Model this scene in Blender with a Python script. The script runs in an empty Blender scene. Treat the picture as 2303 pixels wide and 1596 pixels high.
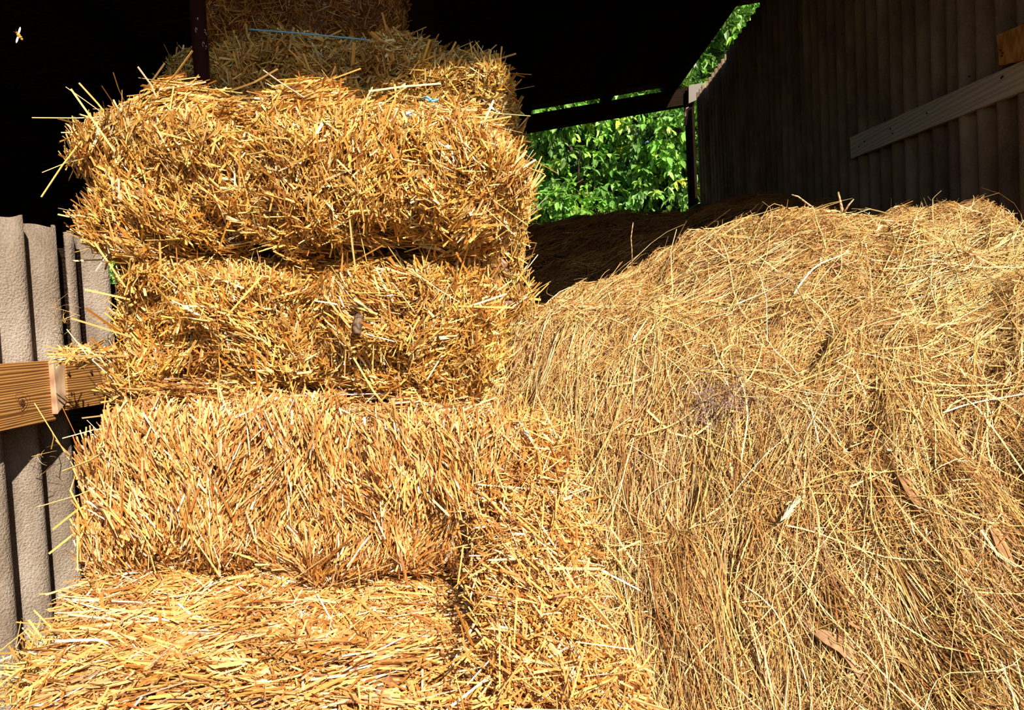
import bpy, math, random
import numpy as np
from mathutils import Matrix, Vector

W, H, F = 2303.0, 1596.0, 1675.0
CAM = np.array([0.0, 0.0, 1.35])
PITCH, ROLL = math.radians(2.5), math.radians(-2.8)
C = bpy.context.scene.collection
sc = bpy.context.scene

# ------------------------------------------------------------------ camera
cd = bpy.data.cameras.new('camera'); cam = bpy.data.objects.new('camera', cd); C.objects.link(cam)
M = Matrix.Translation(CAM) @ Matrix.Rotation(math.pi/2 - PITCH, 4, 'X') @ Matrix.Rotation(ROLL, 4, 'Z')
cam.matrix_world = M
cd.sensor_width = 36; cd.lens = 36*F/W; cd.clip_start = 0.02; cd.clip_end = 400
sc.camera = cam
RM = np.array(M.to_3x3())
def P(px, py, d):
    """place on the ray seen at photo pixel (px,py), d metres into the barn"""
    v = RM @ np.array([(px-W/2)/F, (H/2-py)/F, -1.0])
    return CAM + v*(d/v[1])

# ------------------------------------------------------------------ helpers
def tag(o, label=None, cat=None, group=None, kind=None):
    if label: o['label'] = label
    if cat: o['category'] = cat
    if group: o['group'] = group
    if kind: o['kind'] = kind
    return o
def empty(name, loc, label=None, cat=None, group=None):
    o = bpy.data.objects.new(name, None); C.objects.link(o); o.location = loc
    o.empty_display_size = .05
    return tag(o, label, cat, group)
def link(name, me, mat, parent=None):
    o = bpy.data.objects.new(name, me); C.objects.link(o)
    if mat: me.materials.append(mat)
    if parent is not None:
        o.parent = parent; o.matrix_parent_inverse = Matrix.Translation(-Vector(parent.location))
    return o
def mesh_np(name, V, Q, T=None, col=None, smooth=False):
    """V (n,3), Q (m,4) quads, T (k,3) tris, col (n,3)"""
    me = bpy.data.meshes.new(name)
    nv = len(V); q = 0 if Q is None else len(Q); t = 0 if T is None else len(T)
    me.vertices.add(nv); me.vertices.foreach_set('co', np.asarray(V, np.float32).ravel())
    li = []
    if q: li.append(np.asarray(Q, np.int32).ravel())
    if t: li.append(np.asarray(T, np.int32).ravel())
    li = np.concatenate(li)
    me.loops.add(len(li)); me.loops.foreach_set('vertex_index', li)
    st = np.concatenate([np.arange(q, dtype=np.int32)*4, q*4 + np.arange(t, dtype=np.int32)*3])
    me.polygons.add(q+t); me.polygons.foreach_set('loop_start', st)
    me.polygons.foreach_set('use_smooth', np.full(q+t, smooth))
    me.update(calc_edges=True)
    if col is not None:
        a = me.attributes.new('tint', 'FLOAT_COLOR', 'POINT')
        a.data.foreach_set('color', np.concatenate([col, np.ones((nv, 1))], 1).astype(np.float32).ravel())
    return me
class Geo:
    def __init__(s): s.V=[]; s.Q=[]; s.T=[]; s.C=[]; s.n=0
    def add(s, V, Q=None, T=None, col=None):
        V = np.asarray(V, float).reshape(-1, 3)
        if Q is not None and len(Q): s.Q.append(np.asarray(Q)+s.n)
        if T is not None and len(T): s.T.append(np.asarray(T)+s.n)
        s.V.append(V); c = np.ones((len(V),3))*.5 if col is None else np.broadcast_to(np.asarray(col), (len(V),3))
        s.C.append(c); s.n += len(V); return s
    def box(s, c, size, R=None, taper=0):
        x,y,z = [v/2 for v in size]
        v = np.array([[a*x,b*y,e*z] for a in(-1,1) for b in(-1,1) for e in(-1,1)])
        if R is not None: v = v @ np.array(R).T
        s.add(v+np.array(c), Q=[(0,1,3,2),(4,6,7,5),(0,4,5,1),(2,3,7,6),(0,2,6,4),(1,5,7,3)]); return s
    def hexa(s, pts):   # 8 explicit corners: 4 of one face in order then 4 of the other
        s.add(pts, Q=[(0,1,2,3),(7,6,5,4),(0,4,5,1),(1,5,6,2),(2,6,7,3),(3,7,4,0)]); return s
    def tube(s, pts, rad, n=8, col=None, cap=True):
        pts = np.asarray(pts, float); k = len(pts)
        rad = np.broadcast_to(np.asarray(rad, float), (k,))
        tg = np.gradient(pts, axis=0); tg /= np.linalg.norm(tg, axis=1)[:,None]+1e-9
        up = np.array([0.3,.2,1.0]) if abs(tg[0][2]) < .9 else np.array([1.0,.2,0])
        u = np.cross(tg, up); u /= np.linalg.norm(u, axis=1)[:,None]+1e-9; v = np.cross(tg, u)
        a = np.linspace(0, 2*math.pi, n, endpoint=False)
        V = pts[:,None]+rad[:,None,None]*(np.cos(a)[None,:,None]*u[:,None]+np.sin(a)[None,:,None]*v[:,None])
        Q = [(i*n+j, i*n+(j+1)%n, (i+1)*n+(j+1)%n, (i+1)*n+j) for i in range(k-1) for j in range(n)]
        T = []
        V = V.reshape(-1,3)
        if cap:
            V = np.vstack([V, pts[0], pts[-1]])
            for j in range(n): T += [(k*n, (j+1)%n, j), (k*n+1, (k-1)*n+j, (k-1)*n+(j+1)%n)]
        s.add(V, Q=Q, T=T, col=col); return s
    def mesh(s, name, smooth=False, color=False):
        return mesh_np(name, np.vstack(s.V), np.vstack(s.Q) if s.Q else None, np.vstack(s.T) if s.T else None,
                       np.vstack(s.C) if color else None, smooth)
    def build(s, name, mat, parent=None, smooth=False, color=False, bevel=0):
        o = link(name, s.mesh(name, smooth, color), mat, parent)
        if bevel:
            b = o.modifiers.new('edge', 'BEVEL'); b.width = bevel; b.segments = 2; b.limit_method = 'ANGLE'
        return o
def wob(seed, scale, n=10, dims=3):
    """smooth random field: sum of sines"""
    r = np.random.RandomState(seed); k = r.normal(size=(n,3)); k /= np.linalg.norm(k,axis=1)[:,None]
    k *= (2*math.pi/scale)*r.uniform(.6,1.5,(n,1)); ph = r.uniform(0, 2*math.pi, n); a = r.uniform(.5,1,n); a /= np.sqrt((a**2).sum()/2)
    return lambda p: (np.sin(np.asarray(p) @ k.T + ph)*a).sum(1)

# ------------------------------------------------------------------ materials
def mat(name, base=(.5,.5,.5), rough=.7, spec=.3, nodes=None):
    m = bpy.data.materials.new(name); m.use_nodes = True
    b = m.node_tree.nodes['Principled BSDF']
    b.inputs['Base Color'].default_value = (*base, 1); b.inputs['Roughness'].default_value = rough
    b.inputs['Specular IOR Level'].default_value = spec
    if nodes: nodes(m.node_tree, b)
    return m
def ramp(nt, stops):
    r = nt.nodes.new('ShaderNodeValToRGB'); e = r.color_ramp.elements
    while len(e) < len(stops): e.new(.5)
    for el, (p, c) in zip(e, stops): el.position = p; el.color = (*c, 1)
    return r
def noise(nt, scale, detail=4, stretch=None, rough=.6, dist=0):
    tc = nt.nodes.new('ShaderNodeTexCoord'); mp = nt.nodes.new('ShaderNodeMapping'); n = nt.nodes.new('ShaderNodeTexNoise')
    nt.links.new(tc.outputs['Object'], mp.inputs[0]); nt.links.new(mp.outputs[0], n.inputs[0])
    if stretch: mp.inputs['Scale'].default_value = stretch
    n.inputs['Scale'].default_value = scale; n.inputs['Detail'].default_value = detail; n.inputs['Roughness'].default_value = rough
    n.inputs['Distortion'].default_value = dist
    return n
def bump(nt, b, src, dist, strength=1):
    u = nt.nodes.new('ShaderNodeBump'); u.inputs['Distance'].default_value = dist; u.inputs['Strength'].default_value = strength
    nt.links.new(src, u.inputs['Height']); nt.links.new(u.outputs[0], b.inputs['Normal']); return u
def tinted(name, rough, spec, trans=0.0):
    def f(nt, b):
        a = nt.nodes.new('ShaderNodeAttribute'); a.attribute_name = 'tint'
        nt.links.new(a.outputs['Color'], b.inputs['Base Color'])
        if trans:
            t = nt.nodes.new('ShaderNodeBsdfTranslucent'); mx = nt.nodes.new('ShaderNodeMixShader')
            mx.inputs[0].default_value = trans
            nt.links.new(a.outputs['Color'], t.inputs[0]); nt.links.new(b.outputs[0], mx.inputs[1]); nt.links.new(t.outputs[0], mx.inputs[2])
            nt.links.new(mx.outputs[0], nt.nodes['Material Output'].inputs[0])
    return mat(name, rough=rough, spec=spec, nodes=f)
M_straw = tinted('straw', .42, .45)
M_hay = tinted('hay', .5, .35)
M_leaf = tinted('leaf', .45, .4, .3)
M_tint = tinted('matte_tint', .7, .2)

def woodf(c1, c2, c3, axis_stretch, sc_=6, knot=None):
    def f(nt, b):
        n = noise(nt, sc_, 5, axis_stretch, .55, .6)
        w = nt.nodes.new('ShaderNodeTexWave'); w.wave_type = 'BANDS'; w.bands_direction = 'Z'
        tc = nt.nodes.new('ShaderNodeTexCoord'); mp = nt.nodes.new('ShaderNodeMapping'); mp.inputs['Scale'].default_value = axis_stretch
        nt.links.new(tc.outputs['Object'], mp.inputs[0]); nt.links.new(mp.outputs[0], w.inputs[0])
        w.inputs['Scale'].default_value = sc_*1.5; w.inputs['Distortion'].default_value = 11; w.inputs['Detail'].default_value = 3
        w.inputs['Detail Scale'].default_value = .7
        mx = nt.nodes.new('ShaderNodeMath'); mx.operation = 'MULTIPLY_ADD'; mx.inputs[1].default_value = .55
        nt.links.new(w.outputs['Fac'], mx.inputs[0]); 
        m2 = nt.nodes.new('ShaderNodeMath'); m2.operation = 'MULTIPLY'; m2.inputs[1].default_value = .55
        nt.links.new(n.outputs[0], m2.inputs[0]); nt.links.new(m2.outputs[0], mx.inputs[2])
        r = ramp(nt, [(.2, c1), (.5, c2), (.8, c3)])
        nt.links.new(mx.outputs[0], r.inputs[0]); nt.links.new(r.outputs[0], b.inputs['Base Color'])
        bump(nt, b, mx.outputs[0], .0015, .6)
    return f
M_rail = mat('weathered_orange_wood', rough=.7, spec=.2, nodes=woodf((.10,.035,.008),(.36,.15,.035),(.60,.30,.09),(1,.22,5)))
M_rail_pale = mat('cut_wood_face', rough=.8, spec=.1, nodes=woodf((.34,.20,.11),(.44,.28,.16),(.52,.35,.21),(2,2,.6)))
M_pale = mat('pale_board_wood', rough=.8, spec=.15, nodes=woodf((.55,.45,.34),(.70,.58,.45),(.80,.69,.56),(1,.15,3),3))
M_plank = mat('orange_plank_wood', rough=.7, spec=.2, nodes=woodf((.40,.16,.035),(.60,.26,.06),(.7,.34,.10),(1,3,.3)))
M_dark = mat('shade_dark_timber', rough=.95, spec=.02, nodes=woodf((.006,.003,.002),(.014,.008,.005),(.022,.012,.008),(.2,3,3)))  # near-black base colour carries the deep shade inside the barn
M_roof = mat('dark_roof_boards', rough=.95, spec=.02, nodes=woodf((.006,.002,.0015),(.022,.006,.003),(.07,.020,.009),(.2,3,3)))  # reddish boards, base darkened to stand for shade under the roof
M_pipe = mat('maroon_painted_pipe', (.030,.008,.006), .4, .4, lambda nt,b: bump(nt,b,noise(nt,60).outputs[0],.001))
M_lichen = mat('whitewash_flecks', (.45,.42,.38), .9)
M_twine = mat('blue_twine', (.20,.55,.85), .5)
M_nail = mat('rusty_nail', (.05,.025,.015), .7)
def cement(c1,c2,c3, bs=.0016):
    def f(nt, b):
        n = noise(nt, 3.5, 6, (1,1,.5), .65)
        f2 = noise(nt, 230, 3, None, .6)
        w = nt.nodes.new('ShaderNodeTexVoronoi'); w.inputs['Scale'].default_value = 170
        tc = nt.nodes.new('ShaderNodeTexCoord'); nt.links.new(tc.outputs['Object'], w.inputs['Vector'])
        a = nt.nodes.new('ShaderNodeMath'); a.operation='MULTIPLY_ADD'; a.inputs[1].default_value=.35
        nt.links.new(f2.outputs[0], a.inputs[0]); nt.links.new(n.outputs[0], a.inputs[2])
        r = ramp(nt, [(.45,c1),(.68,c2),(.9,c3)])
        nt.links.new(a.outputs[0], r.inputs[0]); nt.links.new(r.outputs[0], b.inputs['Base Color'])
        a2 = nt.nodes.new('ShaderNodeMath'); a2.operation='ADD'
        nt.links.new(f2.outputs[0], a2.inputs[0]); nt.links.new(w.outputs['Distance'], a2.inputs[1])
        bump(nt, b, a2.outputs[0], bs, .8)
    return f
M_cement = mat('fibre_cement', rough=.95, spec=.05, nodes=cement((.10,.065,.042),(.25,.19,.14),(.44,.365,.30),.0028))
M_cement2 = mat('brown_fibre_cement', rough=.9, spec=.1, nodes=cement((.12,.075,.044),(.26,.175,.11),(.42,.31,.22),.003))
M_ground = mat('packed_earth', rough=1, spec=.02, nodes=lambda nt,b: (lambda r,n: (nt.links.new(n.outputs[0], r.inputs[0]), nt.links.new(r.outputs[0], b.inputs['Base Color'])))(ramp(nt,[(.3,(.05,.04,.02)),(.7,(.11,.085,.045))]), noise(nt,2,6)))
M_core = mat('packed_straw_core', (.16,.075,.018), .95, .02, lambda nt,b: bump(nt,b,noise(nt,45,5).outputs[0],.02))
M_haycore = mat('packed_hay_core', (.15,.08,.03), .95, .02, lambda nt,b: bump(nt,b,noise(nt,60,5).outputs[0],.02))
M_bark = mat('bark', (.10,.07,.05), .95, .05, lambda nt,b: bump(nt,b,noise(nt,30,5,(1,1,.3)).outputs[0],.02))
M_grassg = mat('grass_ground', (.07,.13,.03), 1, .02)

# ------------------------------------------------------------------ straw makers
STRAW = np.array([[.76,.48,.16],[.68,.36,.085],[.55,.245,.042],[.34,.13,.02],[.88,.72,.42],[.72,.43,.12]])
STRAW_W = np.array([.26,.25,.19,.11,.07,.12])
HAY = np.array([[.68,.42,.140],[.55,.295,.082],[.40,.175,.048],[.20,.075,.026],[.86,.66,.33],[.48,.37,.12],[.48,.185,.06]])
HAY_W = np.array([.23,.22,.18,.14,.09,.06,.08])
def pick(r, n, pal, w, jit=.16, patch=None):
    c = pal[r.choice(len(pal), n, p=w/w.sum())] * np.exp(r.normal(0, jit, (n,1)))
    c = c*(1+r.normal(0,.05,(n,3)))
    if patch is not None: c = c*patch[:,None]
    return np.clip(c, .01, .92)
def stalks(p0, dr, L, wid, col, r, nseg=1, bend=.1, flat=.45, field=None, lift=0):
    """p0 (n,3) start, dr (n,3) unit, L, wid (n,), returns V,Q,col of n three-sided stalks"""
    n = len(p0)
    rnd = r.normal(size=(n,3)); u = np.cross(dr, rnd); u /= np.linalg.norm(u,axis=1)[:,None]+1e-9
    v = np.cross(dr, u)
    bv = u*np.cos(0)*(r.normal(0,bend,n)*L)[:,None] + v*(r.normal(0,bend,n)*L)[:,None]
    ts = np.linspace(0,1,nseg+1)
    ang = np.array([0, 2.2, 4.1])
    V = np.empty((n, nseg+1, 3, 3))
    for i,t in enumerate(ts):
        c = p0 + dr*(L*t)[:,None] + bv*(4*t*(1-t) if nseg>1 else 0)
        w = wid*(.5 if nseg<3 else .5*(1-.75*t**2))
        for j,a in enumerate(ang):
            V[:,i,j] = c + (u*math.cos(a) + v*math.sin(a)*flat)*w[:,None]
    per = (nseg+1)*3
    q = np.array([(i*3+j, i*3+(j+1)%3, (i+1)*3+(j+1)%3, (i+1)*3+j) for i in range(nseg) for j in range(3)])
    Q = (np.arange(n)*per)[:,None,None] + q[None]
    cc = np.repeat(col[:,None], per, 1)
    if nseg == 1:
        cc = cc.copy(); f = np.exp(r.normal(0,.10,(n,1,1))); cc[:,3:] *= f
    return V.reshape(-1,3), Q.reshape(-1,4), np.clip(cc,0,.95).reshape(-1,3)

def tubes(path, wid, col, r, flat=.5, taper=.6):
    n,k,_ = path.shape; tg=np.gradient(path,axis=1); tg/=np.linalg.norm(tg,axis=2)[...,None]+1e-9
    rn=r.normal(size=(n,1,3)); u=np.cross(tg,rn); u/=np.linalg.norm(u,axis=2)[...,None]+1e-9; v=np.cross(tg,u)
    ang=np.array([0,2.2,4.1]); w=wid[:,None]*.5*(1-taper*np.linspace(0,1,k)[None]**2)
    V=path[:,:,None]+w[:,:,None,None]*(np.cos(ang)[None,None,:,None]*u[:,:,None]+flat*np.sin(ang)[None,None,:,None]*v[:,:,None])
    per=k*3; q=np.array([(i*3+j,i*3+(j+1)%3,(i+1)*3+(j+1)%3,(i+1)*3+j) for i in range(k-1) for j in range(3)])
    Q=(np.arange(n)*per)[:,None,None]+q[None]
    return V.reshape(-1,3), Q.reshape(-1,4), np.repeat(col[:,None],per,1).reshape(-1,3)
def hay_locks(zf, samp, nl, per, Lr, wd, seed, theta, spread=.035, k=6, jit_l=.28, jit_s=.14, hi=.016, wild=.12, pal=None, stick=.05, curl=.25, lens=None):
    """locks of hay: stalks that start together, comb the same way and hug the heap's surface"""
    r=np.random.RandomState(seed); pal=HAY if pal is None else pal
    c0,_=samp(r,nl); th=theta(c0)+r.normal(0,jit_l*1.3,nl)+(r.uniform(size=nl)<wild)*r.uniform(-1.3,1.3,nl)
    lc=pal[r.choice(len(pal),nl,p=HAY_W/HAY_W.sum())]*np.exp(r.normal(0,.28,(nl,1)))
    i=np.repeat(np.arange(nl),per); n=len(i); th=th[i]+r.normal(0,jit_s*1.5,n)+(r.uniform(size=n)<.18)*r.uniform(-1.5,1.5,n)
    sc_=pal[r.choice(len(pal),n,p=HAY_W/HAY_W.sum())]; col=np.clip((lc[i]*.5+sc_*.5)*np.exp(r.normal(0,.22,(n,1))),.01,.93)
    L=r.uniform(Lr[0],Lr[1],n)*r.choice([.5,1,1.3],n,p=[.3,.5,.2]); p=c0[i]+r.normal(0,spread,(n,3)); off=r.uniform(-.006,hi,n); sl=np.abs(r.normal(0,stick,n))*(r.uniform(size=n)<.5)
    tc=r.normal(0,curl,n); e=.015; path=np.empty((n,k,3)); s_=L/(k-1)
    for j in range(k):
        z=zf(p[:,0],p[:,1]); dx=(zf(p[:,0]+e,p[:,1])-z)/e; dy=(zf(p[:,0],p[:,1]+e)-z)/e
        nr=np.stack([-dx,-dy,np.ones(n)],1); nr/=np.linalg.norm(nr,axis=1)[:,None]
        q=p.copy(); q[:,2]=z; path[:,j]=q+nr*(off+sl*L*(j/(k-1))**2)[:,None]
        a=th+tc*(j/(k-1)-.5); cx_,sz_=np.cos(a),np.sin(a); ny=np.minimum(nr[:,1],-.25)
        d=np.stack([cx_, np.clip(-(nr[:,0]*cx_+nr[:,2]*sz_)/ny,-1.6,1.6), sz_],1); d-= (d*nr).sum(1)[:,None]*nr; d/=np.linalg.norm(d,axis=1)[:,None]+1e-9
        p=q+d*s_[:,None]
    for _ in range(2): path[:,1:-1]=.25*path[:,:-2]+.5*path[:,1:-1]+.25*path[:,2:]
    return tubes(path, wd*np.exp(r.normal(0,.3,n)), col, r)

def rand_dirs(r, n):
    d = r.normal(size=(n,3)); return d/np.linalg.norm(d,axis=1)[:,None]

class BaleShape:
    def __init__(s, size, rnd, seed, amp=.012, droop=(0,0), bulge=.02, flakes=9, pinch=(0,0)):
        s.pinch=pinch
        s.h = np.array(size)/2; s.r = rnd; s.amp = amp; s.droop = droop; s.bulge = bulge; s.fl = flakes
        s.n1 = wob(seed, .28); s.n2 = wob(seed+1, .10); s.n3 = wob(seed+2, .04); s.seed = seed
        rr = np.random.RandomState(seed); s.fj = rr.uniform(-.03,.03,40)
    def map(s, u):
        """u (n,3) on the unit cube surface -> position, normal"""
        p = u*s.h; inner = np.clip(p, -(s.h-s.r), s.h-s.r)
        d = p-inner; l = np.linalg.norm(d,axis=1)[:,None]+1e-9; nrm = d/l
        q = inner + nrm*s.r
        # packed flakes: shallow creases running round the bale
        fx = (q[:,0]+s.h[0])/(2*s.h[0])*s.fl + s.n1(q*.5)*.25
        crease = -np.exp(-((fx-np.round(fx))/.10)**2)*.010
        k = np.clip(1-(q[:,2]/s.h[2])**2, 0, 1)
        disp = s.amp*s.n1(q)*1.3 + s.amp*.7*s.n2(q) + s.amp*.35*s.n3(q) + crease + s.bulge*(k-.5)*(np.abs(nrm[:,1])+np.abs(nrm[:,0]))
        q = q + nrm*disp[:,None]
        t = q[:,0]/s.h[0]
        up = (q[:,2]/s.h[2]+1)/2
        dz = np.where(t<0, s.droop[0], s.droop[1])*np.abs(t)**3*(.35+.65*up)
        q[:,2] -= dz
        zr = q[:,2]/s.h[2]; q[:,0] *= 1-s.pinch[0]*np.clip(zr,0,1.2)**2-s.pinch[1]*np.clip(-zr,0,1.2)**2
        return q, nrm
def cube_pts(r, h, n, w):
    """n points on the unit cube by face area x weight; w: x-,x+,y-,y+,z-,z+"""
    A = np.array([h[1]*h[2]]*2+[h[0]*h[2]]*2+[h[0]*h[1]]*2)*np.array(w); f = r.choice(6, n, p=A/A.sum())
    u = r.uniform(-1,1,(n,3)); ax = f//2; u[np.arange(n), ax] = np.where(f%2, 1.0, -1.0)
    return u, f
def make_bale(name, loc, size, rot, seed, n, label, group='straw bales in the stack', rnd=.085, droop=(0,0), amp=.012,
              w=(1,1,1,.15,.25,1), vert=.3, out=.45, parent_rot=None, Lr=(.014,.075), tint=(1,1,1), wd=.0037, long_=.03, rw=1.0, pinch=(0,0), bulge=.02):
    r = np.random.RandomState(seed); S = BaleShape(size, rnd, seed, amp, droop, bulge, pinch=pinch)
    g = Geo()
    m = 26; a = np.linspace(-1,1,m)
    for ax in range(3):
        for sgn in (-1,1):
            A,B = np.meshgrid(a,a,indexing='ij'); u = np.empty((m*m,3)); u[:,ax]=sgn; u[:,(ax+1)%3]=A.ravel(); u[:,(ax+2)%3]=B.ravel()
            p,nr = S.map(u); p = p - nr*.024
            idx = np.arange(m*m).reshape(m,m); q = np.stack([idx[:-1,:-1],idx[1:,:-1],idx[1:,1:],idx[:-1,1:]],-1).reshape(-1,4)
            if sgn<0: q = q[:,::-1]
            g.add(p, Q=q, col=(.20*tint[0],.085*tint[1],.018*tint[2]))
    u,f = cube_pts(r, S.h, n, w); p, nr = S.map(u)
    # direction field: patches that comb the same way, sides lean upright, tops lie flat
    rd = rand_dirs(r, n)
    fa, fb = wob(seed+7,.22)(p), wob(seed+8,.22)(p)
    comb = np.stack([fa*.7, fb*.3, np.abs(fb)*.3+vert*2.2], 1)
    top = np.abs(nr[:,2])>.75
    comb[top] = np.stack([fa*.9+.5, fb*.9, fa*0], 1)[top]
    d = rd*rw + comb*np.where(top,.8,.75)[:,None]
    dn = (d*nr).sum(1)[:,None]*nr
    d = d - dn; d /= np.linalg.norm(d,axis=1)[:,None]+1e-9
    o = np.clip(r.normal(out*.5, out, n), -.25, 1.6)
    edge = np.clip((np.sort(np.abs(nr),1)[:,1]-.25)*1.5, 0, 1); o += edge*.45*r.uniform(0,1,n)
    o[top] *= .45
    d = d + nr*o[:,None]; d /= np.linalg.norm(d,axis=1)[:,None]
    L = (Lr[0]+(Lr[1]-Lr[0])*r.uniform(0,1,n)**1.7)*r.choice([.6,1,1.4],n,p=[.35,.5,.15]); lg = r.uniform(size=n)<long_; L[lg] *= 2.0
    L[top] *= 1.25
    wid = wd*np.exp(r.normal(0,.30,n))*np.where(lg,1.1,1)
    p0 = p - nr*r.uniform(.0,.018,n)[:,None] - d*(L*r.uniform(.25,.6,n))[:,None]
    # keep flush stalks from sinking far under the surface
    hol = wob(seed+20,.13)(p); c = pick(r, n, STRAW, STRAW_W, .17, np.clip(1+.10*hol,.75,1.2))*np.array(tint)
    g.add(*[ (V,Q,None,cc) for V,Q,cc in [stalks(p0,d,L,wid,c,r,1)]][0])
    me = g.mesh(name, color=True)
    o_ = link(name, me, M_straw)
    o_.location = loc; o_.rotation_euler = rot
    tag(o_, label, 'straw bale', group)
    return o_, S
def extra(bale, items, seed=5, wd=.0045):
    """individual long straws poking out of a bale, given as world point pairs, merged in its mesh"""
    r = np.random.RandomState(seed); n = len(items)
    inv = np.array(bale.matrix_basis.inverted())
    a = np.array([i[0] for i in items]); b = np.array([i[1] for i in items])
    a = a@inv[:3,:3].T+inv[:3,3]; b = b@inv[:3,:3].T+inv[:3,3]
    L = np.linalg.norm(b-a,axis=1); d = (b-a)/L[:,None]; a = a-d*.05; L = L+.05
    c = pick(r,n,STRAW[[0,4,5]],np.ones(3),.05)
    V,Q,cc = stalks(a,d,L,np.full(n,wd),c,r,2,.03)
    me = bale.data; nv=len(me.vertices); V0=np.empty(nv*3,np.float32); me.vertices.foreach_get('co',V0)
    ln=len(me.loops); l0=np.empty(ln,np.int32); me.loops.foreach_get('vertex_index',l0)
    c0=np.empty(nv*4,np.float32); me.attributes['tint'].data.foreach_get('color',c0)
    nm = mesh_np(me.name, np.vstack([V0.reshape(-1,3),V]), np.vstack([l0.reshape(-1,4),Q+nv]), None, np.vstack([c0.reshape(-1,4)[:,:3],cc]))
    nm.materials.append(M_straw); bale.data = nm; bpy.data.meshes.remove(me)

# ------------------------------------------------------------------ bales
def place(px0, px1, py0, py1, d, depth, tilt):
    """size and centre of a bale whose front face spans these photo pixels at distance d"""
    a = P(px0,(py0+py1)/2,d); b = P(px1,(py0+py1)/2,d); t = P((px0+px1)/2,py0,d); u = P((px0+px1)/2,py1,d)
    L = b[0]-a[0]; h = t[2]-u[2]
    c = (a+b)/2; c[2] = (t[2]+u[2])/2; c[0] = (a[0]+b[0])/2; c[1] = d+depth/2
    return (L, depth, h), c
T = math.radians
R90 = (0,0,0)
# front stack, top to bottom
sz, c = place(148,1165,190,565,1.60,.46,0)
bale4,_ = make_bale('straw_bale', c, sz, (T(3), T(3.2), T(-3)), 11, 44000,
    'large sunlit golden straw bale on top of the front stack, ends bristling with long stalks', rnd=.12, droop=(.045,.06), vert=.45, out=.5, amp=.017, tint=(1.0,.93,.84), pinch=(.07,.18), bulge=.03)
sz, c = place(225,1095,555,912,1.63,.44,0)
bale3,_ = make_bale('straw_bale', c, sz, (T(4), T(3), T(2)), 23, 38000,
    'golden straw bale second from the top of the front stack, brown stub in its face', rnd=.09, droop=(.03,.02), vert=.42, out=.5, amp=.017, tint=(.99,.91,.82), pinch=(.09,.05))
sz, c = place(165,1185,905,1345,1.50,.52,0)
bale2,_ = make_bale('straw_bale', c, sz, (T(-3), T(3.5), T(0)), 37, 50000,
    'pale golden straw bale third down the front stack, stalks combed upright', rnd=.10, droop=(.04,.05), vert=.85, out=.24, Lr=(.02,.085), amp=.015, tint=(1.0,.90,1.03), rw=.95, wd=.0033, pinch=(.08,.0))
sz2 = (.92,.92,.40)
pt = P(700,1345,1.55)
c1 = np.array([-.37,1.42,pt[2]-.20])
bale1,_ = make_bale('straw_bale', c1, sz2, (T(-2), T(2), T(11)), 51, 30000,
    'low straw bale at the foot of the front stack under scattered loose straw', rnd=.07, vert=.3, out=.25, Lr=(.02,.09), long_=0, w=(1,1,1.2,.1,.05,1.6), tint=(1.0,.90,1.03))
top0 = c1[2]-.2
# a hidden course under it down to the earth, long enough to be seen from the side
hgt = top0/1.0
b0,_ = make_bale('straw_bale', np.array([-.35,1.45,top0-.19]), (.90,.92,.36), (0,0,T(2)), 61, 6000,
    'bottom straw bale carrying the whole front stack', w=(1,1,1,.5,.1,.6), Lr=(.03,.09), long_=0)
bb,_ = make_bale('straw_bale', np.array([-.35,1.47,(top0-.36)/2]), (.92,.92,max(.1,top0-.36)), (0,0,T(-2)), 63, 5000,
    'straw bale lying on the earth floor beneath the front stack', w=(1,1,1,.5,.1,.3), Lr=(.03,.09), long_=0, rnd=.06)
# second bale in the shade behind the top one; tint greyed for skylit shade
sz, c = place(458,1145,64,330,2.14,.46,0)
bale5,_ = make_bale('straw_bale', c, sz, (T(2), T(5), T(-5)), 71, 34000,
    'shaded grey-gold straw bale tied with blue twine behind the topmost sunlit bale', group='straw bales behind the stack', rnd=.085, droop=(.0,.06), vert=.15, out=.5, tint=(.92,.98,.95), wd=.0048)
zb = c[2]-sz[2]/2
lev = zb-.03
for k in range(4):
    h = lev/4
    o,_ = make_bale('straw_bale', np.array([-.40+.02*(k%2), 2.40, h*(3.5-k)]), (.90,.46,h+.01), (0,0,T(1.5*(-1)**k)), 81+k, 5000,
        ['straw bale in the rear column, directly under the bale with blue twine','straw bale in the rear column, second below the bale with blue twine',
         'straw bale in the rear column, one above the earth floor','straw bale in the rear column, resting on the earth floor'][k],
        group='straw bales behind the stack', w=(1,1,.6,1,.1,.6), Lr=(.05,.14), rnd=.05)
sz, c = place(362,640,100,330,2.72,.46,0)
o,_ = make_bale('straw_bale', c, sz, (0, T(0), T(6)), 91, 9000,
    'shaded straw bale end showing left of the maroon pipe', group='straw bales behind the stack', rnd=.07, vert=.1, out=.6, tint=(.85,.95,.9))  # cooler, duller tint puts shade into the straw colour
zc = c[2]-sz[2]/2
for k in range(4):
    h = zc/4
    make_bale('straw_bale', np.array([c[0]+.05,c[1],h*(3.5-k)]), (sz[0]+.2,.44,h), (0,0,T(2*(-1)**k)), 93+k, 2500,
        ['straw bale just below the bale end that shows beside the maroon pipe','straw bale two below the bale end beside the maroon pipe',
         'straw bale third below the bale end beside the maroon pipe','straw bale on the floor beneath the bale end beside the maroon pipe'][k],
        group='straw bales behind the stack', Lr=(.05,.14), rnd=.05)
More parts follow.
